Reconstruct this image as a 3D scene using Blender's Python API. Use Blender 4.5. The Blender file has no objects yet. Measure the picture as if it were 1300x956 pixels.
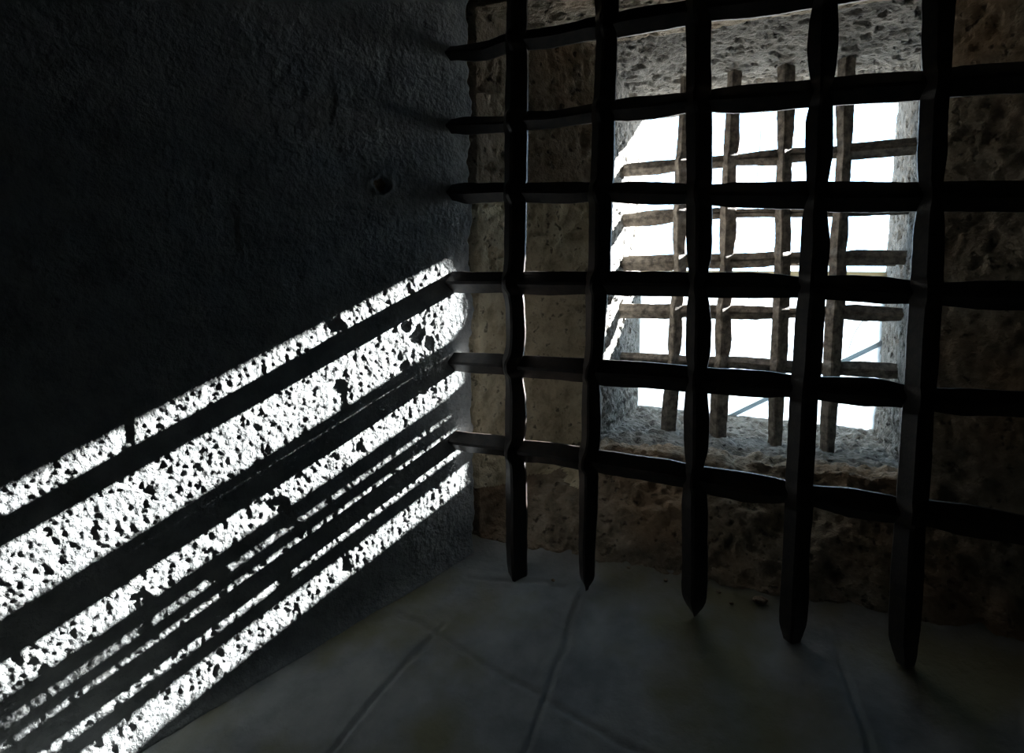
import bpy, math, random
import numpy as np
from mathutils import Vector, Matrix

C = bpy.context.scene.collection
sc = bpy.context.scene
sc.view_settings.view_transform = 'Standard'
sc.view_settings.look = 'None'
sc.view_settings.gamma = 1.0
sc.view_settings.exposure = 0.0
sc.view_settings.use_curve_mapping = False

# The camera stands at the origin (eye height); +y runs out through the window,
# x is parallel to both grilles. Units are metres.

# ---- forged bars, measured: verticals (z, x centre, half width), horizontals (x, z centre, half width)
NEAR_V = [[(0.4699, -0.5263, 0.0199), (0.4017, -0.5262, 0.02), (0.3325, -0.5261, 0.0218), (0.2765, -0.5269, 0.0228), (0.1476, -0.5284, 0.0231),
  (0.0448, -0.5291, 0.0226), (0.0075, -0.5299, 0.0218), (-0.0226, -0.5333, 0.0219), (-0.0423, -0.535, 0.022), (-0.0605, -0.5341, 0.0212),
  (-0.0909, -0.529, 0.0195), (-0.1292, -0.5281, 0.0204), (-0.1649, -0.5289, 0.0196), (-0.187, -0.5332, 0.0206), (-0.209, -0.5341, 0.0198),
  (-0.2308, -0.5315, 0.019), (-0.2621, -0.528, 0.0207), (-0.3099, -0.528, 0.0225), (-0.3389, -0.5288, 0.0217), (-0.3634, -0.5314, 0.0192),
  (-0.388, -0.5331, 0.0193), (-0.4068, -0.5279, 0.021), (-0.4558, -0.5261, 0.0228), (-0.5556, -0.526, 0.0231), (-0.6146, -0.525, 0.0223),
  (-0.6398, -0.5232, 0.0205), (-0.6535, -0.5232, 0.0188)],
 [(0.4412, -0.3567, 0.0211), (0.4026, -0.3545, 0.0197), (0.3769, -0.3547, 0.0191), (0.2793, -0.3563, 0.02), (0.2596, -0.3573, 0.0215), (0.233, -0.3575, 0.0194),
  (0.1386, -0.3586, 0.0211), (0.1182, -0.3611, 0.0227), (0.0976, -0.3607, 0.0213), (-0.0071, -0.3602, 0.02), (-0.0283, -0.3621, 0.0208),
  (-0.0568, -0.3653, 0.0202), (-0.1, -0.366, 0.0188), (-0.1582, -0.3664, 0.0174), (-0.1803, -0.3683, 0.0183), (-0.2027, -0.3717, 0.0176),
  (-0.2251, -0.3729, 0.0161), (-0.2474, -0.3725, 0.0177), (-0.3075, -0.3707, 0.0185), (-0.338, -0.3718, 0.0186), (-0.3614, -0.3753, 0.0195),
  (-0.3846, -0.3757, 0.0188), (-0.4075, -0.3737, 0.0188), (-0.4778, -0.3741, 0.0174), (-0.5576, -0.376, 0.0159), (-0.6087, -0.3743, 0.0152),
  (-0.6218, -0.3749, 0.0096), (-0.6265, -0.374, 0.004), (-0.6346, -0.3738, 0.0024)],
 [(0.4151, -0.2022, 0.0199), (0.3789, -0.2009, 0.0199), (0.2747, -0.197, 0.0201), (0.231, -0.1947, 0.0208), (0.0847, -0.1887, 0.0205),
  (0.0262, -0.1871, 0.0212), (0.0026, -0.1869, 0.0194), (-0.0132, -0.1862, 0.0168), (-0.0596, -0.1852, 0.0162), (-0.0796, -0.1838, 0.0195),
  (-0.1065, -0.1828, 0.0209), (-0.1607, -0.1821, 0.021), (-0.1812, -0.182, 0.0164), (-0.2088, -0.1823, 0.0152), (-0.2295, -0.1822, 0.0185),
  (-0.2711, -0.1801, 0.0219), (-0.3273, -0.1786, 0.02), (-0.3531, -0.1796, 0.0154), (-0.3775, -0.1801, 0.0154), (-0.3988, -0.1787, 0.0202),
  (-0.4419, -0.1765, 0.0223), (-0.574, -0.1723, 0.0219), (-0.6009, -0.172, 0.0212), (-0.6157, -0.1707, 0.0151), (-0.6275, -0.1695, 0.0062),
  (-0.6335, -0.1693, 0.0021)],
 [(0.3839, -0.0172, 0.0159), (0.3706, -0.0175, 0.0181), (0.3562, -0.0178, 0.0203), (0.317, -0.0172, 0.022), (0.2886, -0.016, 0.0194), (0.2657, -0.0152, 0.0156),
  (0.2312, -0.0138, 0.0162), (0.2141, -0.0156, 0.019), (0.1557, -0.0133, 0.0191), (0.1298, -0.0135, 0.0164), (0.1026, -0.0141, 0.0143),
  (0.0823, -0.0141, 0.0143), (0.0667, -0.0143, 0.0177), (0.0243, -0.0109, 0.0211), (-0.0122, -0.0117, 0.0206), (-0.0554, -0.0115, 0.0196),
  (-0.099, -0.0125, 0.0209), (-0.1622, -0.0116, 0.0213), (-0.2201, -0.0138, 0.0212), (-0.2918, -0.0128, 0.0208), (-0.3582, -0.0128, 0.021),
  (-0.4119, -0.0111, 0.0211), (-0.4803, -0.011, 0.0201), (-0.5636, -0.0099, 0.0218), (-0.606, -0.0098, 0.021), (-0.6232, -0.0101, 0.0174),
  (-0.6373, -0.0093, 0.0126)],
 [(0.3597, 0.126, 0.0196), (0.3072, 0.128, 0.0188), (0.2753, 0.1299, 0.0174), (0.2486, 0.1314, 0.016), (0.2219, 0.1305, 0.0171), (0.1456, 0.1332, 0.0182),
  (0.1125, 0.1347, 0.0153), (0.0846, 0.1362, 0.0149), (0.0623, 0.1364, 0.0173), (0.0454, 0.1371, 0.0188), (-0.0229, 0.1393, 0.0202), (-0.069, 0.1404, 0.021),
  (-0.1158, 0.1407, 0.0212), (-0.1809, 0.1429, 0.0208), (-0.2231, 0.1429, 0.0199), (-0.2717, 0.1436, 0.0208), (-0.3458, 0.1451, 0.021),
  (-0.4089, 0.1447, 0.0204), (-0.4727, 0.1462, 0.0218), (-0.5506, 0.1482, 0.0218), (-0.59, 0.1491, 0.0201), (-0.6158, 0.1522, 0.0161),
  (-0.6314, 0.1539, 0.0125)]]
NEAR_H = [[(-0.6582, 0.3962, 0.013), (-0.6199, 0.3917, 0.0164), (-0.5859, 0.3906, 0.0169), (-0.5528, 0.3979, 0.0174), (-0.5046, 0.3979, 0.017), (-0.458, 0.3952, 0.0181),
  (-0.4279, 0.3967, 0.0172), (-0.3841, 0.3987, 0.0189), (-0.3486, 0.3972, 0.0199), (-0.3142, 0.3989, 0.0215), (-0.261, 0.3986, 0.0204),
  (-0.2226, 0.398, 0.0195), (-0.1794, 0.3982, 0.0179), (-0.1375, 0.3954, 0.0194), (-0.0916, 0.3941, 0.0196), (-0.0475, 0.3931, 0.0183),
  (0.0001, 0.3932, 0.0185), (0.0307, 0.393, 0.0174), (0.1312, 0.3922, 0.0181), (0.2184, 0.3907, 0.0184)],
 [(-0.6654, 0.2605, 0.0134), (-0.6387, 0.2588, 0.017), (-0.553, 0.2533, 0.0143), (-0.5041, 0.2559, 0.0169), (-0.4568, 0.2529, 0.0152),
  (-0.3817, 0.2566, 0.0161), (-0.3316, 0.2577, 0.0178), (-0.3107, 0.2569, 0.0202), (-0.27, 0.256, 0.0193), (-0.2241, 0.2577, 0.0164), (-0.1924, 0.2575, 0.0168),
  (-0.1738, 0.2567, 0.0179), (-0.1433, 0.2547, 0.0213), (-0.0732, 0.252, 0.0219), (-0.0398, 0.2518, 0.0204), (0.0033, 0.2511, 0.0206), (0.0447, 0.2503, 0.0207),
  (0.1042, 0.2474, 0.0207), (0.1232, 0.2468, 0.02), (0.1511, 0.2473, 0.0202), (0.196, 0.2467, 0.0203), (0.2307, 0.244, 0.0205)],
 [(-0.6672, 0.1336, 0.0153), (-0.6401, 0.13, 0.0205), (-0.5533, 0.1291, 0.0169), (-0.5036, 0.1254, 0.0181), (-0.4557, 0.1232, 0.0192),
  (-0.4094, 0.1211, 0.0189), (-0.372, 0.1208, 0.0159), (-0.3285, 0.1174, 0.017), (-0.3072, 0.1164, 0.0195), (-0.2658, 0.1132, 0.0192),
  (-0.2126, 0.1102, 0.0169), (-0.1678, 0.1063, 0.0172), (-0.1368, 0.1052, 0.0204), (-0.0656, 0.1012, 0.0208), (-0.026, 0.1004, 0.0213), (0.0071, 0.095, 0.0231),
  (0.0547, 0.0936, 0.0232), (0.1052, 0.092, 0.021), (0.1344, 0.0913, 0.0212), (0.1535, 0.0902, 0.0219), (0.2439, 0.0861, 0.0207)],
 [(-0.6697, -0.0452, 0.0215), (-0.5536, -0.0434, 0.0206), (-0.4542, -0.0433, 0.0228), (-0.3994, -0.0424, 0.0209), (-0.3616, -0.0418, 0.0206),
  (-0.3177, -0.0418, 0.0224), (-0.2206, -0.0416, 0.0215), (-0.1619, -0.0417, 0.0213), (-0.0939, -0.0408, 0.0217), (-0.0642, -0.0415, 0.0202),
  (-0.0352, -0.0425, 0.0171), (0.0096, -0.0426, 0.0183), (0.0475, -0.0431, 0.0204), (0.0842, -0.0451, 0.021), (0.1148, -0.0471, 0.0181),
  (0.1395, -0.0477, 0.0167), (0.1619, -0.0498, 0.0169), (0.2014, -0.0497, 0.0207), (0.2552, -0.0494, 0.0202)],
 [(-0.6911, -0.2075, 0.0133), (-0.6815, -0.2077, 0.019), (-0.6254, -0.2073, 0.0207), (-0.5539, -0.2057, 0.0205), (-0.5024, -0.2066, 0.0217),
  (-0.4528, -0.2052, 0.0221), (-0.3971, -0.2047, 0.0224), (-0.3435, -0.2057, 0.0242), (-0.2993, -0.2044, 0.0245), (-0.2426, -0.2038, 0.0237),
  (-0.2016, -0.2049, 0.0236), (-0.162, -0.205, 0.0225), (-0.0863, -0.2037, 0.0229), (-0.0561, -0.2033, 0.0209), (-0.0384, -0.2034, 0.0185),
  (-0.0094, -0.203, 0.0179), (0.0133, -0.2038, 0.0193), (0.0734, -0.2024, 0.0228), (0.105, -0.2031, 0.0201), (0.1205, -0.2047, 0.0181),
  (0.1657, -0.2067, 0.0174), (0.2042, -0.2058, 0.02), (0.268, -0.2025, 0.0186)],
 [(-0.6898, -0.3721, 0.012), (-0.6744, -0.3753, 0.0204), (-0.627, -0.3751, 0.021), (-0.5542, -0.3721, 0.0204), (-0.5104, -0.3768, 0.0226),
  (-0.4513, -0.3727, 0.0213), (-0.4026, -0.375, 0.0229), (-0.3478, -0.3752, 0.0221), (-0.2951, -0.3759, 0.0224), (-0.2233, -0.3769, 0.0232),
  (-0.182, -0.3793, 0.0214), (-0.1551, -0.3818, 0.0244), (-0.0904, -0.3831, 0.0262), (-0.0472, -0.3821, 0.0224), (-0.0292, -0.3805, 0.0181),
  (-0.0055, -0.3806, 0.0166), (0.012, -0.3816, 0.0178), (0.063, -0.3837, 0.0242), (0.1171, -0.3842, 0.0221), (0.1328, -0.3839, 0.0194),
  (0.1532, -0.3814, 0.0193), (0.1685, -0.3818, 0.0204), (0.2082, -0.384, 0.0239), (0.2835, -0.3868, 0.0222)]]
FAR_V = [[(0.4553, -0.3354, 0.0138), (0.3591, -0.336, 0.0139), (0.281, -0.3353, 0.018), (0.2518, -0.3393, 0.017), (0.2121, -0.339, 0.0161), (0.1321, -0.3383, 0.0182),
  (0.0715, -0.3387, 0.0178), (0.0307, -0.3389, 0.0143), (-0.0103, -0.3324, 0.0173), (-0.0412, -0.3344, 0.0164), (-0.1035, -0.3385, 0.0165),
  (-0.1455, -0.3407, 0.016), (-0.1876, -0.3398, 0.0187), (-0.2302, -0.3415, 0.0177), (-0.2623, -0.3425, 0.0136), (-0.2945, -0.3426, 0.0188),
  (-0.3597, -0.3463, 0.0206), (-0.4345, -0.3508, 0.0202), (-0.4654, -0.3509, 0.0202)],
 [(0.4486, -0.2176, 0.0166), (0.3481, -0.2188, 0.0168), (0.2819, -0.2183, 0.0192), (0.2535, -0.2203, 0.0169), (0.2152, -0.2206, 0.017), (0.1572, -0.22, 0.0189),
  (0.0594, -0.2178, 0.021), (0.0298, -0.2189, 0.0177), (-0.01, -0.2181, 0.0148), (-0.0499, -0.218, 0.0183), (-0.0901, -0.2173, 0.0174),
  (-0.1247, -0.2217, 0.0175), (-0.1409, -0.22, 0.0184), (-0.1817, -0.2188, 0.0209), (-0.2227, -0.2176, 0.0195), (-0.2537, -0.2187, 0.016),
  (-0.3059, -0.2201, 0.0216), (-0.3584, -0.2209, 0.0227), (-0.4325, -0.2209, 0.0218), (-0.4646, -0.2206, 0.0209)],
 [(0.4417, -0.1018, 0.019), (0.3548, -0.0977, 0.0196), (0.3, -0.0953, 0.0183), (0.2597, -0.0958, 0.0158), (0.2301, -0.0952, 0.0167), (0.1985, -0.0945, 0.0176),
  (0.1142, -0.0919, 0.0177), (0.0573, -0.0881, 0.0186), (0.0192, -0.088, 0.0187), (-0.0288, -0.0855, 0.0187), (-0.1161, -0.0847, 0.0189),
  (-0.1455, -0.085, 0.0189), (-0.2145, -0.0828, 0.0203), (-0.2644, -0.0835, 0.0182), (-0.335, -0.0841, 0.0187), (-0.4163, -0.0823, 0.0175),
  (-0.4512, -0.0815, 0.0166)],
 [(0.4294, 0.0257, 0.0185), (0.3424, 0.0278, 0.0186), (0.2806, 0.0307, 0.0163), (0.2539, 0.0324, 0.0147), (0.2183, 0.0325, 0.0159), (0.1464, 0.0331, 0.0156),
  (0.1011, 0.0333, 0.0165), (0.0553, 0.0336, 0.019), (0.0093, 0.0322, 0.0166), (-0.0279, 0.0352, 0.0192), (-0.1028, 0.0354, 0.0201), (-0.1501, 0.0349, 0.0202),
  (-0.2363, 0.0357, 0.0195), (-0.2652, 0.0365, 0.0187), (-0.3334, 0.0371, 0.0188), (-0.4024, 0.0368, 0.018), (-0.446, 0.0376, 0.0164)]]
FAR_H = [[(-0.4854, 0.2388, 0.0165), (-0.4113, 0.2404, 0.0182), (-0.3601, 0.2432, 0.0159), (-0.3102, 0.2439, 0.0157), (-0.2407, 0.2452, 0.0154),
  (-0.205, 0.2467, 0.0134), (-0.1683, 0.2471, 0.0161), (-0.1144, 0.2462, 0.0186), (-0.0796, 0.2493, 0.0166), (-0.0452, 0.2487, 0.0164),
  (0.0131, 0.2491, 0.0135), (0.0457, 0.2485, 0.0187), (0.1087, 0.25, 0.0192), (0.162, 0.2511, 0.0189)],
 [(-0.4866, 0.1058, 0.0168), (-0.4285, 0.1094, 0.0197), (-0.3867, 0.1124, 0.0194), (-0.3457, 0.1162, 0.0162), (-0.2957, 0.1167, 0.014),
  (-0.2469, 0.1172, 0.0148), (-0.2183, 0.1172, 0.0127), (-0.19, 0.1163, 0.0107), (-0.055, 0.113, 0.0112), (0.0539, 0.1149, 0.0145), (0.1713, 0.1171, 0.0148)],
 [(-0.486, -0.0107, 0.0192), (-0.3622, -0.0073, 0.0217), (-0.3214, -0.0031, 0.0174), (-0.2518, -0.003, 0.0191), (-0.1476, -0.0006, 0.0189),
  (-0.0933, 0.0038, 0.0173), (-0.058, 0.0047, 0.0143), (0.0276, 0.0042, 0.0135), (0.0687, 0.0064, 0.0174), (0.1714, 0.0057, 0.0156)],
 [(-0.4875, -0.1402, 0.0196), (-0.3581, -0.1367, 0.02), (-0.3168, -0.1342, 0.0167), (-0.2466, -0.1337, 0.0184), (-0.1414, -0.1325, 0.0173),
  (-0.0865, -0.1309, 0.0127), (-0.0508, -0.1296, 0.0126), (0.035, -0.1226, 0.0142), (0.0767, -0.1245, 0.0192), (0.1333, -0.1247, 0.0174),
  (0.1834, -0.1246, 0.0136)],
 [(-0.4935, -0.2693, 0.0144), (-0.3539, -0.2663, 0.0139), (-0.2815, -0.2676, 0.0137), (-0.1733, -0.2619, 0.0153), (-0.1073, -0.2632, 0.0151),
  (-0.0616, -0.2648, 0.0159), (0.0176, -0.2628, 0.0136), (0.0684, -0.2589, 0.0172), (0.1097, -0.2577, 0.0189), (0.158, -0.2577, 0.0186),
  (0.1895, -0.2571, 0.0166)]]

SKY, SUN = 4.6, 130.0
PANE = (.50, .56, .60)
PEBBLES = [
    (-.067, 1.1686, .0115, 1, 'dark stone crumb lying alone between the fourth and third upright bars, largest on the ledge', (1.1, .8, .6)),
    (-.139, 1.1696, .0040, 2, 'small stone crumb near the foot of the window wall, right of the third upright bar', (1, .9, .7)),
    (-.114, 1.1509, .0036, 3, 'tiny stone crumb just left of the largest dark crumb on the ledge', (1, .8, .7)),
    (-.237, 1.1659, .0038, 4, 'tiny stone crumb left of the third upright bar by the wall foot', (1, .8, .7)),
    (-.314, 1.1779, .0034, 5, 'tiny stone crumb right of the hanging second upright bar', (1, .9, .7)),
    (-.447, 1.1042, .0040, 6, 'small stone crumb between the feet of the first and second upright bars', (1, .8, .7)),
]
TWIGS = [
    (0, (-.190, 2.10, .46), (-.178, 2.10, -.04), 'thin bare twig hanging upright through the upper white sky between second and third window bars'),
    (1, (-.205, 2.02, -.06), (-.120, 2.02, -.40), 'thin bare twig leaning right across the milky pane between second and third window bars'),
    (2, (.135, 2.02, -.13), (.040, 2.02, -.33), 'thin bare twig crossing the milky pane right of the fourth window bar'),
]

YG = 1.1       # plane of the inner grille
YW = 1.694     # plane of the window grille
TW = 0.4888    # splay of the left wall (dx/dy)
FG = 0.24      # slope of the stone ledge (dz/dy)
YF = 2.05      # outer face of the window opening


# ---------------------------------------------------------------- noise
def _hash(ix, iy, iz, seed):
    h = (ix * 374761393 + iy * 668265263 + iz * 2147483647 + seed * 974634777) & 0xFFFFFFFF
    h = ((h ^ (h >> 13)) * 1274126177) & 0xFFFFFFFF
    h = (h ^ (h >> 16)) & 0xFFFFFFFF
    h = (h * 2246822519) & 0xFFFFFFFF
    h = (h ^ (h >> 15)) & 0xFFFFFFFF
    return h / 4294967295.0


def vnoise(P, scale, seed=0):
    """value noise in -1..1; features of about `scale` metres"""
    q = P / scale + 100.5 + seed * 3.17
    i = np.floor(q).astype(np.int64)
    f = q - i
    f = f * f * f * (f * (f * 6 - 15) + 10)
    r = 0
    for dx in (0, 1):
        wx = f[..., 0] if dx else 1 - f[..., 0]
        for dy in (0, 1):
            wy = f[..., 1] if dy else 1 - f[..., 1]
            for dz in (0, 1):
                wz = f[..., 2] if dz else 1 - f[..., 2]
                r = r + wx * wy * wz * _hash(i[..., 0] + dx, i[..., 1] + dy, i[..., 2] + dz, seed)
    return r * 2 - 1


def fbm(P, scale, octs=4, seed=0, gain=.5):
    a, s, t = 1., 0., 0.
    for k in range(octs):
        s = s + a * vnoise(P, scale / 2 ** k, seed + k * 7)
        t += a
        a *= gain
    return s / t


def sstep(a, b, x):
    t = np.clip((x - a) / (b - a), 0, 1)
    return t * t * (3 - 2 * t)


# ---------------------------------------------------------------- mesh helpers
def tag(o, label=None, cat=None, group=None, kind=None):
    if label: o['label'] = label
    if cat: o['category'] = cat
    if group: o['group'] = group
    if kind: o['kind'] = kind
    return o


def link(name, me, mat, parent=None):
    o = bpy.data.objects.new(name, me)
    C.objects.link(o)
    if mat is not None: me.materials.append(mat)
    if parent is not None: o.parent = parent
    return o


def empty(name, loc):
    o = bpy.data.objects.new(name, None)
    o.empty_display_size = .05
    o.location = loc
    C.objects.link(o)
    return o


def grid_mesh(name, P, wrap=False, flip=False, smooth=True):
    """P: (n, m, 3) array of points -> quad grid; wrap closes the m direction"""
    n, m = P.shape[:2]
    idx = np.arange(n * m).reshape(n, m)
    if wrap:
        idx = np.concatenate([idx, idx[:, :1]], axis=1)
    a, b, c, d = idx[:-1, :-1], idx[:-1, 1:], idx[1:, 1:], idx[1:, :-1]
    q = np.stack([a, b, c, d] if not flip else [a, d, c, b], axis=-1).reshape(-1, 4)
    me = bpy.data.meshes.new(name)
    me.vertices.add(n * m)
    me.vertices.foreach_set('co', P.reshape(-1).astype(np.float32))
    me.loops.add(q.size)
    me.loops.foreach_set('vertex_index', q.reshape(-1).astype(np.int32))
    me.polygons.add(len(q))
    me.polygons.foreach_set('loop_start', np.arange(0, q.size, 4, dtype=np.int32))
    me.polygons.foreach_set('loop_total', np.full(len(q), 4, dtype=np.int32))
    me.polygons.foreach_set('use_smooth', np.full(len(q), smooth))
    me.update()
    me.validate()
    return me


def grid_normals(P, wrap=False):
    if wrap:
        dv = np.roll(P, -1, 1) - np.roll(P, 1, 1)
    else:
        dv = np.gradient(P, axis=1)
    du = np.gradient(P, axis=0)
    n = np.cross(du, dv)
    l = np.linalg.norm(n, axis=-1, keepdims=True)
    return n / np.maximum(l, 1e-9)


# ---------------------------------------------------------------- materials
def nd(nt, kind, **kw):
    n = nt.nodes.new(kind)
    for k, v in kw.items():
        if k in n.inputs: n.inputs[k].default_value = v
        else: setattr(n, k, v)
    return n


def base_mat(name, rough=.9, spec=.3):
    m = bpy.data.materials.new(name)
    m.use_nodes = True
    nt = m.node_tree
    b = nt.nodes['Principled BSDF']
    b.inputs['Roughness'].default_value = rough
    b.inputs['Specular IOR Level'].default_value = spec
    return m, nt, b


def stone_mat(name, cols, scale=14., bump=.6, bdist=.002, bscale=220., rough=.93, tint=None, pits=None):
    """blotchy stone: colour ramp over noise, fine grain as bump"""
    m, nt, b = base_mat(name, rough, .25)
    L = nt.links.new
    tc = nd(nt, 'ShaderNodeNewGeometry')
    n1 = nd(nt, 'ShaderNodeTexNoise', Scale=scale, Detail=8., Roughness=.62)
    L(tc.outputs['Position'], n1.inputs['Vector'])
    rp = nd(nt, 'ShaderNodeValToRGB')
    e = rp.color_ramp.elements
    e[0].position = .32; e[0].color = (*cols[0], 1)
    e[1].position = .68; e[1].color = (*cols[-1], 1)
    for k, c in enumerate(cols[1:-1]):
        x = e.new(.32 + .36 * (k + 1) / (len(cols) - 1)); x.color = (*c, 1)
    L(n1.outputs['Fac'], rp.inputs['Fac'])
    out = rp.outputs['Color']
    if tint:                               # large stains with a shape of their own
        n3 = nd(nt, 'ShaderNodeTexNoise', Scale=tint[1], Detail=4.)
        L(tc.outputs['Position'], n3.inputs['Vector'])
        r3 = nd(nt, 'ShaderNodeValToRGB')
        r3.color_ramp.elements[0].position = .46; r3.color_ramp.elements[1].position = .62
        L(n3.outputs['Fac'], r3.inputs['Fac'])
        mx = nd(nt, 'ShaderNodeMix', data_type='RGBA')
        L(r3.outputs['Color'], mx.inputs[0])
        L(out, mx.inputs[6]); mx.inputs[7].default_value = (*tint[0], 1)
        out = mx.outputs[2]
    n2 = nd(nt, 'ShaderNodeTexNoise', Scale=bscale, Detail=6., Roughness=.6)
    L(tc.outputs['Position'], n2.inputs['Vector'])
    n4 = nd(nt, 'ShaderNodeTexNoise', Scale=bscale * .36, Detail=5., Roughness=.55)
    L(tc.outputs['Position'], n4.inputs['Vector'])
    add = nd(nt, 'ShaderNodeMath', operation='MULTIPLY_ADD')
    L(n4.outputs['Fac'], add.inputs[0]); add.inputs[1].default_value = 1.5; L(n2.outputs['Fac'], add.inputs[2])
    height = add.outputs[0]
    if pits:                               # vesicles, the shade inside them painted into the colour
        n5 = nd(nt, 'ShaderNodeTexNoise', Scale=pits, Detail=3., Roughness=.5)
        L(tc.outputs['Position'], n5.inputs['Vector'])
        r5 = nd(nt, 'ShaderNodeMapRange')
        r5.inputs[1].default_value = .60; r5.inputs[2].default_value = .70
        r5.inputs[3].default_value = 1.; r5.inputs[4].default_value = .32
        L(n5.outputs['Fac'], r5.inputs[0])
        mp = nd(nt, 'ShaderNodeMix', data_type='RGBA', blend_type='MULTIPLY')
        mp.inputs[0].default_value = 1.
        L(out, mp.inputs[6]); L(r5.outputs[0], mp.inputs[7])
        out = mp.outputs[2]
        a2 = nd(nt, 'ShaderNodeMath', operation='MULTIPLY_ADD')
        L(r5.outputs[0], a2.inputs[0]); a2.inputs[1].default_value = .8; L(height, a2.inputs[2])
        height = a2.outputs[0]
    L(out, b.inputs['Base Color'])
    bp = nd(nt, 'ShaderNodeBump', Strength=bump, Distance=bdist)
    L(height, bp.inputs['Height'])
    L(bp.outputs['Normal'], b.inputs['Normal'])
    return m


def iron_mat(name, c0, c1, rough, spec, bump=.35):
    m, nt, b = base_mat(name, rough, spec)
    L = nt.links.new
    tc = nd(nt, 'ShaderNodeNewGeometry')
    n1 = nd(nt, 'ShaderNodeTexNoise', Scale=60., Detail=8., Roughness=.65)
    L(tc.outputs['Position'], n1.inputs['Vector'])
    rp = nd(nt, 'ShaderNodeValToRGB')
    rp.color_ramp.elements[0].position = .38; rp.color_ramp.elements[0].color = (*c0, 1)
    rp.color_ramp.elements[1].position = .66; rp.color_ramp.elements[1].color = (*c1, 1)
    L(n1.outputs['Fac'], rp.inputs['Fac'])
    L(rp.outputs['Color'], b.inputs['Base Color'])
    n2 = nd(nt, 'ShaderNodeTexNoise', Scale=320., Detail=5., Roughness=.6)
    L(tc.outputs['Position'], n2.inputs['Vector'])
    bp = nd(nt, 'ShaderNodeBump', Strength=bump, Distance=.0012)
    L(n2.outputs['Fac'], bp.inputs['Height'])
    L(bp.outputs['Normal'], b.inputs['Normal'])
    return m


def plain_mat(name, c, rough=.8, var=.15, scale=30.):
    m, nt, b = base_mat(name, rough, .3)
    L = nt.links.new
    tc = nd(nt, 'ShaderNodeTexCoord')
    n1 = nd(nt, 'ShaderNodeTexNoise', Scale=scale, Detail=5.)
    L(tc.outputs['Object'], n1.inputs['Vector'])
    rp = nd(nt, 'ShaderNodeValToRGB')
    rp.color_ramp.elements[0].position = .35
    rp.color_ramp.elements[0].color = (*[x * (1 - var) for x in c], 1)
    rp.color_ramp.elements[1].position = .65
    rp.color_ramp.elements[1].color = (*[min(1, x * (1 + var)) for x in c], 1)
    L(n1.outputs['Fac'], rp.inputs['Fac'])
    L(rp.outputs['Color'], b.inputs['Base Color'])
    return m


M_PLASTER = stone_mat('lime_plaster', [(.21, .23, .24), (.28, .305, .315), (.34, .36, .365)], 22., 1., .0042, 120.)
M_TUFF = stone_mat('volcanic_stone', [(.14, .12, .09), (.26, .225, .17), (.34, .30, .24)], 18., 1., .005, 130.,
                   tint=((.26, .19, .125), 4.5), pits=50.)
M_TUFF_GLOW = stone_mat('bounce_glow_tuff', [(.36, .32, .22), (.60, .55, .40), (.72, .67, .51)], 30., 1., .006, 120., pits=60.)  # splay stone painted paler and warmer in place of bounced sunlight
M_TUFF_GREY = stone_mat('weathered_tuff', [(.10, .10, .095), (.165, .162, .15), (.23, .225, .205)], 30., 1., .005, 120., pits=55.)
M_LEDGE = stone_mat('ledge_mortar', [(.15, .165, .17), (.21, .225, .23), (.25, .265, .265)], 11., .5, .002, 150.,
                    tint=((.165, .165, .11), 5.))
M_ROOM = stone_mat('room_stone', [(.12, .12, .11), (.2, .2, .19)], 6., .6, .004, 60.)
M_IRON = iron_mat('black_iron', (.006, .006, .007), (.026, .019, .014), .38, .32)
M_RUST = iron_mat('dusty_iron', (.075, .065, .055), (.27, .235, .195), .75, .3, .6)
M_GRAVEL = plain_mat('pale_ground', (.32, .31, .29), scale=3.)


# ---------------------------------------------------------------- stone relief
def tuff_relief(P, amp=1.):
    """coarse volcanic stone: lumps, grit and pits, metres along the normal"""
    h = .0050 * fbm(P, .10, 3, 11) + .0034 * fbm(P, .028, 3, 23) + .0022 * fbm(P, .010, 2, 37)
    p1 = vnoise(P, .021, 51)
    h = h - .006 * sstep(.36, .62, p1)
    p2 = vnoise(P, .011, 57)
    h = h - .0035 * sstep(.40, .65, p2)
    return h * amp


def plaster_relief(P):
    h = .0016 * fbm(P, .16, 2, 3) + .00068 * fbm(P * np.array([1, 1, .6]), .022, 2, 5)
    h = h + .00064 * fbm(P * np.array([1, 1, .7]), .0085, 2, 9) + .00035 * vnoise(P, .0045, 14)
    # scattered knocks and a few scars
    k = vnoise(P, .05, 71)
    h = h - .0014 * sstep(.62, .8, k)
    return h


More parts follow.
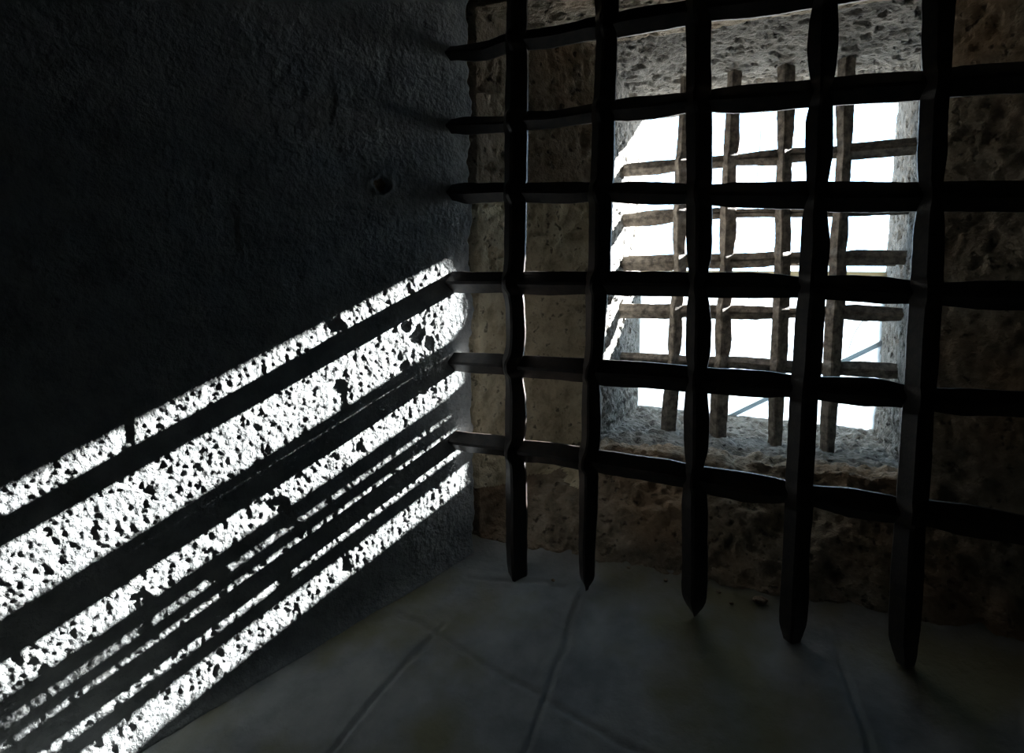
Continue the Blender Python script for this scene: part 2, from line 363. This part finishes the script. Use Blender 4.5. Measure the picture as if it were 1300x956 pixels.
# ---------------------------------------------------------------- left wall (splayed, plastered)
def wall_left():
    # distance s runs along the wall from its plaster edge towards the room
    c = math.cos(math.atan(TW))
    y0 = 1.148
    fine = np.arange(0, 1.02, .0022)
    coarse = np.arange(1.02, 4.4, .03)
    s = np.concatenate([fine, coarse])
    z = np.concatenate([np.arange(-1.7, -.98, .03), np.arange(-.98, .80, .0024), np.arange(.80, 1.36, .03)])
    S, Z = np.meshgrid(s, z, indexing='ij')
    n = np.array([c, -TW * c, 0.])                     # into the room
    # ragged end of the plaster coat
    Q = np.stack([np.zeros_like(Z), np.zeros_like(Z), Z], -1)
    rag = .018 * fbm(Q, .09, 4, 91) + .006 * vnoise(Q, .012, 95)
    S2 = S + rag * np.clip(1 - S / .08, 0, 1)
    Y = y0 - S2 * c
    X = -.668 - TW * (1.1 - Y)
    P = np.stack([X, Y, Z], -1)
    h = plaster_relief(P)
    # thickness of the plaster falls away behind its broken edge
    h = h - .018 * (1 - sstep(0, .011, S)) - .05 * (1 - sstep(0, .0044, S)) - .0045 * (1 - sstep(0, .075, S)) * (1 + .5 * fbm(P, .03, 2, 33))
    # a plugged hole with a raised rim
    d = np.linalg.norm(P - np.array([-.7354, .9621, .1351]), axis=-1)
    d = d * (1 + .35 * vnoise(P, .013, 87))
    h = h - .0050 * (1 - sstep(.009, .0135, d)) - .0022 * (1 + .6 * vnoise(P, .01, 88)) * np.exp(-((d - .0145) / .0035) ** 2) + .002 * np.exp(-((d - .021) / .004) ** 2)
    # scars in the sunlit band beside the grille
    for (sy, sz, r, dep) in ((1.020, -.150, .018, .0026), (1.045, -.165, .012, .0022), (.995, -.205, .010, .002),
                             (1.03, -.262, .009, .0018), (.90, -.35, .010, .0016), (1.0, -.13, .012, .002)):
        dd = np.hypot(P[..., 1] - sy, (P[..., 2] - sz)) * (1 + .5 * vnoise(P, .012, 77))
        h = h - dep * (1 - sstep(r * .5, r * 1.2, dd))
    # the joint where wall and ledge meet is worn into a small cove
    zf = -.637 + FG * (P[..., 1] - 1.1)
    up = P[..., 2] - zf
    h = h + .014 * np.exp(-np.clip(up, 0, None) / .018) * (up > -.05)
    P = P + n * h[..., None]
    me = grid_mesh('wall_left', P, flip=False)
    tag(link('wall_left', me, M_PLASTER), kind='structure')
    me.materials.append(M_TUFF)                        # dark stone showing where the plaster is knocked off
    plug = (d[:-1, :-1] < .0125)
    me.polygons.foreach_set('material_index', plug.astype(np.int32).ravel())


# ---------------------------------------------------------------- window wall: embrasure, opening, outer face
def window_wall():
    def lerp(a, b, t): return np.array(a)[None, :] * (1 - t)[:, None] + np.array(b)[None, :] * t[:, None]
    nl, nt_, nr, nb = 300, 300, 240, 300
    # each row: top-left, top-right, bottom-right, bottom-left
    rows = [
        ((-.860, 1.190, 1.36), (.86, 1.150, 1.36), (.86, 1.150, -1.2), (-.860, 1.190, -1.2)),
        ((-.780, 1.180, .545), (.80, 1.120, .535), (.80, 1.205, -.66), (-.780, 1.182, -.66)),
        ((-.652, 1.168, .500), (.70, 1.160, .500), (.70, 1.215, -.60), (-.652, 1.172, -.615)),
        ((-.612, 1.285, .492), (.42, 1.290, .492), (.40, 1.265, -.500), (-.618, 1.250, -.530)),
        ((-.484, 1.462, .490), (.190, 1.460, .488), (.186, 1.330, -.405), (-.494, 1.400, -.440)),
        ((-.484, 1.500, .484), (.181, 1.510, .482), (.181, 1.420, -.415), (-.488, 1.480, -.445)),
        ((-.4880, 1.694, .452), (.172, 1.694, .452), (.172, 1.694, -.462), (-.488, 1.694, -.464)),
        ((-.5060, 1.900, .409), (.164, 1.900, .409), (.164, 1.900, -.478), (-.505, 1.900, -.478)),
        ((-.5280, 2.050, .470), (.160, 2.050, .470), (.163, 2.050, -.484), (-.526, 2.050, -.480)),
        ((-.5700, 2.075, .520), (.200, 2.075, .520), (.200, 2.075, -.530), (-.570, 2.075, -.530)),
        ((-3.0, 2.080, 2.6), (2.6, 2.080, 2.6), (2.6, 2.080, -3.2), (-3.0, 2.080, -3.2)),
    ]
    steps = [24, 10, 36, 44, 10, 40, 50, 34, 6, 20]
    def ring(R):
        tl, tr, br, bl = R
        # walk: left side up, top, right side down, bottom back
        a = lerp(bl, tl, np.arange(nl) / nl)
        b = lerp(tl, tr, np.arange(nt_) / nt_)
        c = lerp(tr, br, np.arange(nr) / nr)
        d = lerp(br, bl, np.arange(nb) / nb)
        return np.concatenate([a, b, c, d])
    rings = [ring(r) for r in rows]
    out = []
    for k in range(len(rows) - 1):
        for j in range(steps[k]):
            t = j / steps[k]
            out.append(rings[k] * (1 - t) + rings[k + 1] * t)
    out.append(rings[-1])
    P = np.stack(out)
    N = grid_normals(P, True)
    # towards the hollow of the embrasure / the room: compare with a point in the middle
    # soften creases of the normal along the passage
    for _ in range(3):
        N[1:-1] = (N[:-2] + 2 * N[1:-1] + N[2:]) / 4
    for _ in range(2):
        N = (np.roll(N, 1, 1) + 2 * N + np.roll(N, -1, 1)) / 4
    N /= np.maximum(np.linalg.norm(N, axis=-1, keepdims=True), 1e-9)
    mid = np.array([-.15, 1.6, 0.])
    i = sum(steps[:5]); j = nl // 2
    if np.dot(N[i, j], mid - P[i, j]) < 0: N = -N
    h = tuff_relief(P)
    y, zz, xx = P[..., 1], P[..., 2], P[..., 0]
    inside = sstep(2.05, 1.95, y)
    # the sill is broken and crumbly, the splay beside the corner flatter
    sill = sstep(-.36, -.40, zz) * sstep(1.22, 1.30, y) * (y < 2.03)
    h = h + sill * (.010 * fbm(P, .05, 3, 61) + .007 * vnoise(P, .018, 64))
    calm = sstep(-.5, -.56, xx)
    h = h * (1 - .72 * calm) + calm * (.0016 * fbm(P, .013, 3, 41) - .0040 * sstep(.38, .6, vnoise(P, .013, 58)) - .0045 * sstep(.5, .7, vnoise(P, .026, 59)))
    lip = np.exp(-((y - 1.90) / .05) ** 2) * (zz > .3)
    h = h * (1 - .6 * lip)
    # hollow eroded patches in the stone beneath the window
    low = sstep(-.42, -.46, zz) * (y < 1.34)
    h = h + low * (.008 * fbm(P, .05, 3, 66)) - .03 * low * np.exp(-(np.hypot(xx + .09 - .05, zz + .50) / .022) ** 2)
    h = h - .016 * np.exp(-((np.hypot((xx + .520), (zz - .055)) / .016) ** 2)) * (y < 1.46)
    h = np.where(y > 2.06, 0, h) * np.where(y > 2.0, inside * .6 + .4, 1)
    P = P + N * h[..., None]
    me = grid_mesh('wall_back', P, wrap=True)
    o = tag(link('wall_back', me, M_TUFF), kind='structure')
    me.materials.append(M_TUFF_GLOW); me.materials.append(M_TUFF_GREY)
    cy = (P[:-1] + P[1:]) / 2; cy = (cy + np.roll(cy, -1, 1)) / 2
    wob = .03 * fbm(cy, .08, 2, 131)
    pale = (cy[..., 0] < -.46) & (cy[..., 1] < 1.46) & (cy[..., 2] > -.50 + wob) & (cy[..., 2] < .135 + .5 * wob)  # band of the splay that carries the painted glow
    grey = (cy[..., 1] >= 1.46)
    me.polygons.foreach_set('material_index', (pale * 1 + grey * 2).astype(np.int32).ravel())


# ---------------------------------------------------------------- ledge under the grille
def ledge():
    x = np.concatenate([np.arange(-1.9, -1.1, .02), np.arange(-1.1, .42, .004), np.arange(.42, 1.3, .02)])
    y = np.concatenate([np.array([.28, .281, .283, .286, .29, .30, .32, .34, .36, .38]), np.arange(.40, 1.34, .004)])
    X, Y = np.meshgrid(x, y, indexing='ij')
    Z = -.637 + FG * (Y - 1.1)
    P = np.stack([X, Y, Z], -1)
    h = .0035 * fbm(P, .14, 3, 101) + .0009 * fbm(P, .02, 3, 105) + .0003 * vnoise(P, .006, 109)
    # joints between the mortared slabs: grooves with swollen lips
    def joint(x0, y0, x1, y1, w=.004, d=.0030, lip=.0012):
        nonlocal h
        a = np.array([x0, y0]); b = np.array([x1, y1]); ab = b - a; L2 = ab @ ab
        wob = .006 * vnoise(P, .05, 113)
        t = np.clip(((X - x0) * ab[0] + (Y - y0) * ab[1]) / L2, 0, 1)
        dist = np.hypot(X - (x0 + t * ab[0]), Y - (y0 + t * ab[1])) + 0 * wob
        sd = ((X - x0) * -ab[1] + (Y - y0) * ab[0]) / math.sqrt(L2) + wob
        dist = np.where((t > 0) & (t < 1), np.abs(sd), dist)
        h = h - d * np.exp(-(dist / w) ** 2) + lip * np.exp(-((dist - 2.6 * w) / (1.5 * w)) ** 2)
    for J in LEDGE_JOINTS: joint(*J)
    # crumbled mortar swelling along the back edge and in the left corner
    h = h + .012 * sstep(1.13, 1.25, Y) * (1 + .6 * fbm(P, .05, 2, 121))
    P[..., 2] += h
    # front edge drops to the floor of the room
    edge = P[:, :1].copy()
    drop = []
    for k in range(1, 13):
        e = edge.copy(); e[..., 2] -= .07 * k; e[..., 1] -= .004 * k
        drop.append(e)
    back = P[:, -1:].copy(); back[..., 2] -= .9
    P = np.concatenate(drop[::-1] + [P, back], axis=1)
    me = grid_mesh('floor', P, flip=False)
    tag(link('floor', me, M_LEDGE), kind='structure')


# joints of the ledge slabs (x0, y0, x1, y1), the short ones first
LEDGE_JOINTS = [(-.385, 1.12, -.335, .62), (-.70, .93, -.10, .80), (-.62, 1.06, -.42, 1.10), (-.10, .80, .8, .86),
                (-.60, .93, -.66, .45), (.05, 1.15, .12, .84)]


def box_mesh(name, lo, hi, bev=0.):
    import bmesh
    bm = bmesh.new()
    bmesh.ops.create_cube(bm, size=1)
    for v in bm.verts:
        for k in range(3): v.co[k] = lo[k] + (v.co[k] + .5) * (hi[k] - lo[k])
    if bev:
        bmesh.ops.bevel(bm, geom=bm.edges[:], offset=bev, segments=2, affect='EDGES', profile=.5)
    me = bpy.data.meshes.new(name); bm.to_mesh(me); bm.free()
    return me


def rough_plane(name, o, u, v, nu, nv, amp, seed, mat):
    o, u, v = map(np.array, (o, u, v))
    A, B = np.meshgrid(np.linspace(0, 1, nu), np.linspace(0, 1, nv), indexing='ij')
    P = o + A[..., None] * u + B[..., None] * v
    n = np.cross(u, v); n = n / np.linalg.norm(n)
    P = P + n * (amp * fbm(P, .3, 4, seed))[..., None]
    return tag(link(name, grid_mesh(name, P), mat), kind='structure')


def room():
    # the dark room behind the photographer
    rough_plane('ceiling', (-4.0, -2.8, 1.32), (5.8, 0, 0), (0, 4.2, 0), 60, 60, .02, 201, M_ROOM)
    rough_plane('floor', (-4.0, -2.8, -1.55), (5.8, 0, 0), (0, 3.3, 0), 60, 60, .01, 202, M_ROOM)
    rough_plane('wall_right', (.80, 1.30, -1.7), (.95, -4.2, 0), (0, 0, 3.2), 60, 60, .02, 203, M_ROOM)
    rough_plane('wall_rear', (-4.0, -2.7, -1.7), (5.9, 0, 0), (0, 0, 3.2), 60, 60, .02, 204, M_ROOM)


# ---------------------------------------------------------------- forged bars
def resample(tab, step=.004):
    t = np.array(sorted(tab))
    a = np.arange(t[0, 0], t[-1, 0], step)
    a = np.append(a, t[-1, 0])
    c = np.interp(a, t[:, 0], t[:, 1]); w = np.interp(a, t[:, 0], t[:, 2])
    # hammer-forged softness between the measured stations
    k = np.array([1, 2, 3, 2, 1.]); k /= k.sum()
    def sm(v, n=1):
        for _ in range(n):
            p = np.pad(v, 2, mode='edge'); v = np.convolve(p, k, 'valid')
        return v
    return a, sm(c, 2), sm(w, 1)


SEC = [(1, .13), (.13, 1), (-.13, 1), (-1, .13), (-1, -.13), (-.13, -1), (.13, -1), (1, -.13)]


def bar(name, tab, axis, yc, mat, parent, nodes, seed, depth=1.0, push=0.0, bulge=.3, rough=.0006):
    """a square bar set on edge (ridge to the front), swollen where it is pierced at `nodes`"""
    a, c, w = resample(tab)
    n = len(a)
    near = np.zeros(n)
    for q in nodes: near = np.maximum(near, np.exp(-(np.abs(a - q) / .017) ** 4))
    dpt = np.maximum(.72 * w + .28 * np.median(w), .5 * w) * depth * (1 + bulge * near)
    m = len(SEC)
    P = np.zeros((n, m, 3))
    for j, (p, q) in enumerate(SEC):
        along = a; side = c + p * w; dep = yc - push * near - q * dpt
        if axis == 'z': P[:, j] = np.stack([side, dep, along], -1)
        else: P[:, j] = np.stack([along, dep, side], -1)
    r = rough * fbm(P, .012, 3, seed) + .0011 * fbm(P, .045, 2, seed + 5)
    ctr = P.mean(axis=1, keepdims=True)
    d = P - ctr; d /= np.maximum(np.linalg.norm(d, axis=-1, keepdims=True), 1e-6)
    P = P + d * r[..., None]
    # close the ends
    P = np.concatenate([np.repeat(ctr[:1], m, 1), P, np.repeat(ctr[-1:], m, 1)])
    me = grid_mesh(name, P, wrap=True, flip=(axis == 'x'), smooth=True)
    # keep the eight long edges crisp
    nv = len(me.vertices)
    ev = np.empty(len(me.edges) * 2, dtype=np.int32); me.edges.foreach_get('vertices', ev)
    ev = ev.reshape(-1, 2)
    sharp = (ev[:, 0] // m) != (ev[:, 1] // m)
    at = me.attributes.new('sharp_edge', 'BOOLEAN', 'EDGE')
    at.data.foreach_set('value', sharp)
    return link(name, me, mat, parent)


def cross(tabv, tabh):
    """where a vertical and a horizontal meet: (z, x)"""
    v = np.array(sorted(tabv)); h = np.array(sorted(tabh))
    x = np.median(v[:, 1])
    for _ in range(4):
        z = np.interp(x, h[:, 0], h[:, 1]); x = np.interp(z, v[:, 0], v[:, 1])
    return z, x


def grille(name, loc, VT, HT, y, mat, label, seed, z_top=None, x_ext=None, z_bot=None, push=.004, rough=.0006):
    root = empty(name, loc)
    tag(root, label, 'grille')
    VT = [sorted(map(tuple, t)) for t in VT]; HT = [sorted(map(tuple, t)) for t in HT]
    for k, t in enumerate(VT):
        if z_top is not None:
            zt, xt, wt = t[-1]
            t.append((z_top, xt + (xt - t[-4][1]) * .2, wt))
        if z_bot is not None and t[0][0] > z_bot: t.insert(0, (z_bot, t[0][1], t[0][2]))
    for t in HT:
        if x_ext:
            if t[0][0] > x_ext[0]: t.insert(0, (x_ext[0], t[0][1], t[0][2]))
            if t[-1][0] < x_ext[1]: t.append((x_ext[1], t[-1][1], t[-1][2]))
    for i, t in enumerate(VT):
        nodes = [cross(t, h)[0] for h in HT]
        o = bar('vertical_bar', t, 'z', y, mat, root, nodes, seed + i, 1.0, push, .55, rough)
    for i, t in enumerate(HT):
        nodes = [cross(v, t)[1] for v in VT]
        o = bar('horizontal_bar', t, 'x', y + .002, mat, root, nodes, seed + 40 + i, .92, 0, -.12, rough)
    for o in root.children:
        o.matrix_parent_inverse = Matrix.Translation(-Vector(loc))
    return root


def pebble(x, y, r, seed, label, k=(1, .8, .6)):
    import bmesh
    bm = bmesh.new()
    bmesh.ops.create_icosphere(bm, subdivisions=3, radius=1)
    co = np.array([v.co[:] for v in bm.verts])
    h = 1 + .35 * fbm(co, .9, 3, seed)
    for v, s in zip(bm.verts, h): v.co = Vector((v.co.x * s * r * k[0], v.co.y * s * r * k[1], v.co.z * s * r * k[2]))
    me = bpy.data.meshes.new('stone_crumb'); bm.to_mesh(me); bm.free()
    o = link('stone_crumb', me, M_TUFF)
    P = np.array([[x, y, -.637 + FG * (y - 1.1)]])
    hh = .0035 * fbm(P, .14, 3, 101)[0] + (.012 * float(sstep(1.13, 1.25, np.array(y))))
    o.location = (x, y, P[0, 2] + hh + r * k[2] * .55)
    tag(o, label, 'pebble', 'small stone crumbs lying on the ledge')
    return o


# ---------------------------------------------------------------- outside
def tube(name, pts, rad, mat, parent=None, m=7):
    pts = np.array(pts, float)
    rad = np.broadcast_to(np.array(rad, float), (len(pts),))
    T = np.gradient(pts, axis=0); T /= np.linalg.norm(T, axis=1, keepdims=True)
    ref = np.array([.31, .9, .2]); U = np.cross(T, ref); U /= np.linalg.norm(U, axis=1, keepdims=True)
    W = np.cross(T, U)
    a = np.linspace(0, 2 * math.pi, m, endpoint=False)
    P = pts[:, None] + rad[:, None, None] * (np.cos(a)[None, :, None] * U[:, None] + np.sin(a)[None, :, None] * W[:, None])
    P = np.concatenate([np.repeat(pts[:1][:, None], m, 1), P, np.repeat(pts[-1:][:, None], m, 1)])
    return link(name, grid_mesh(name, P, wrap=True), mat, parent)


def branch_pts(a, b, wob, seed, n=24):
    rnd = random.Random(seed)
    a, b = np.array(a, float), np.array(b, float)
    t = np.linspace(0, 1, n)[:, None]
    p = a * (1 - t) + b * t
    ph = [rnd.uniform(0, 6.3) for _ in range(6)]
    d = np.stack([np.sin(t[:, 0] * 5 + ph[0]) + .5 * np.sin(t[:, 0] * 11 + ph[1]),
                  np.sin(t[:, 0] * 4 + ph[2]), .4 * np.sin(t[:, 0] * 7 + ph[3])], -1)
    return p + d * wob * np.sin(t * math.pi) ** .5


wall_left()
window_wall()
ledge()
room()

grille('iron_grille', (-.15, YG, -.62), NEAR_V, NEAR_H, YG, M_IRON,
       'large black forged iron grille standing over the ledge, closest to the viewer', 300,
       z_top=1.34, x_ext=(-.715, .84))
grille('iron_grille', (-.15, YW, -.46), FAR_V, FAR_H, YW, M_RUST,
       'smaller dusty rust-brown iron grille set deep in the bright window opening, behind the black one', 400,
       z_top=.53, x_ext=(-.50, .185), z_bot=-.50, push=.005, rough=.0012)
wg = bpy.data.objects['iron_grille.001']
rod = tube('added_shadow_rod', [(-.52 + .04 * k, 1.78, -.001) for k in range(18)], .0145, M_RUST, wg, 10)  # unseen rod added behind a bar to shadow part of the wall stripes
rod.matrix_parent_inverse = Matrix.Translation(-wg.location)
for i, (nm, a, b, lab) in enumerate(TWIGS):
    tag(tube('bare_twig', branch_pts(a, b, .006, 40 + i), np.linspace(.0013, .0007, 24), plain_mat('grey_bark', (.2, .19, .17)), None, 6), lab, 'twig',
        'thin bare twigs outside the window')

for (x, y, r, s, lab, k) in PEBBLES:
    pebble(x, y, r, s, lab, k)

# milky pane added to cut off the sun across the lower opening
def added_sun_pane():
    m = bpy.data.materials.new('added_milky_glass'); m.use_nodes = True
    nt = m.node_tree; nt.nodes.remove(nt.nodes['Principled BSDF'])
    tr = nd(nt, 'ShaderNodeBsdfTranslucent'); tr.inputs['Color'].default_value = (*PANE, 1)
    df = nd(nt, 'ShaderNodeBsdfDiffuse'); df.inputs['Color'].default_value = (.3, .31, .32, 1)
    ad = nd(nt, 'ShaderNodeMixShader'); ad.inputs[0].default_value = .5
    n = nd(nt, 'ShaderNodeTexNoise', Scale=9., Detail=4.)
    tc = nd(nt, 'ShaderNodeTexCoord'); nt.links.new(tc.outputs['Object'], n.inputs['Vector'])
    rp = nd(nt, 'ShaderNodeValToRGB')
    rp.color_ramp.elements[0].color = (*[c * .85 for c in PANE], 1); rp.color_ramp.elements[1].color = (*[min(1, c * 1.2) for c in PANE], 1)
    nt.links.new(n.outputs['Fac'], rp.inputs['Fac']); nt.links.new(rp.outputs['Color'], tr.inputs['Color'])
    nt.links.new(tr.outputs[0], ad.inputs[1]); nt.links.new(df.outputs[0], ad.inputs[2])
    nt.links.new(ad.outputs[0], nt.nodes['Material Output'].inputs['Surface'])
    m2 = m.copy(); m2.name = 'yellowed_strip'
    r2 = [x for x in m2.node_tree.nodes if x.type == 'VALTORGB'][0]
    r2.color_ramp.elements[0].color = (PANE[0] * .33, PANE[1] * .28, PANE[2] * .17, 1)
    r2.color_ramp.elements[1].color = (PANE[0] * .4, PANE[1] * .34, PANE[2] * .22, 1)
    root = tag(empty('window_1', (-.18, 2.035, -.48)), kind='structure')
    off = Matrix.Translation(-Vector(root.location))
    def part(name, lo, hi, mat):
        me = box_mesh(name, lo, hi); me.transform(off); return link(name, me, mat, root)
    m3 = m2.copy(); m3.name = 'bluish_beam'
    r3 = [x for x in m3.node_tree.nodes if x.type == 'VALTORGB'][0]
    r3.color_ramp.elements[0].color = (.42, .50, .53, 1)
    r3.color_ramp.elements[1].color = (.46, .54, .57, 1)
    part('pane', (-.55, 2.033, -.53), (.19, 2.037, -.050), m)
    part('top_rail', (-.55, 2.030, -.050), (.19, 2.040, -.033), m2)
    part('glazing_strip', (-.090, 2.028, -.53), (-.078, 2.0325, -.052), m2)
    me = box_mesh('diagonal_strip', (-.272, -.0015, -.0065), (.272, .0015, .0065))  # translucent strip standing in for a pale diagonal beam outside
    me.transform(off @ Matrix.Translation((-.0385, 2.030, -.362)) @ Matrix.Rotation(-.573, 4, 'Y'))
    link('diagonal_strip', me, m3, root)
added_sun_pane()

# outdoors: sunlit ground, a pale rail and post, bare twigs
g = rough_plane('ground', (-30, 2.2, -2.6), (60, 0, 0), (0, 60, 0), 60, 60, .15, 301, M_GRAVEL)

# ---------------------------------------------------------------- light
w = bpy.data.worlds.new('World'); sc.world = w; w.use_nodes = True
bg = w.node_tree.nodes['Background']
bg.inputs['Color'].default_value = (.47, .74, 1.0, 1)
bg.inputs['Strength'].default_value = SKY

sd = bpy.data.lights.new('sun', 'SUN'); sd.energy = SUN; sd.angle = math.radians(.53); sd.color = (1, .98, .95)
so = bpy.data.objects.new('sun', sd); C.objects.link(so)
S = Vector((.589, 1, .489)).normalized()
so.rotation_euler = S.to_track_quat('Z', 'Y').to_euler()
so.location = (2, 5, 3)

pd = bpy.data.lights.new('sky_portal', 'AREA'); pd.shape = 'RECTANGLE'; pd.size = .74; pd.size_y = .96
pd.cycles.is_portal = True
po = bpy.data.objects.new('sky_portal', pd); C.objects.link(po)
po.location = (-.18, 2.10, -.02)
po.rotation_euler = Vector((0, 1, 0)).to_track_quat('Z', 'Y').to_euler()   # faces the room (-y)

# ---------------------------------------------------------------- camera
cd = bpy.data.cameras.new('camera'); co = bpy.data.objects.new('camera', cd); C.objects.link(co)
cd.sensor_fit = 'HORIZONTAL'; cd.sensor_width = 36.0
cd.lens = 36.0 * 800.0 / 1300.0
cd.shift_y = -44.0 / 1300.0
cd.clip_start = .02; cd.clip_end = 500
fw = Vector((-0.43471321, 0.89129416, -0.12891523))
rt = Vector((math.cos(math.radians(26)), math.sin(math.radians(26)), 0))
up = rt.cross(fw)
R = Matrix((rt, up, -fw)).transposed()
co.rotation_euler = R.to_euler()
co.location = (0, 0, 0)
sc.camera = co
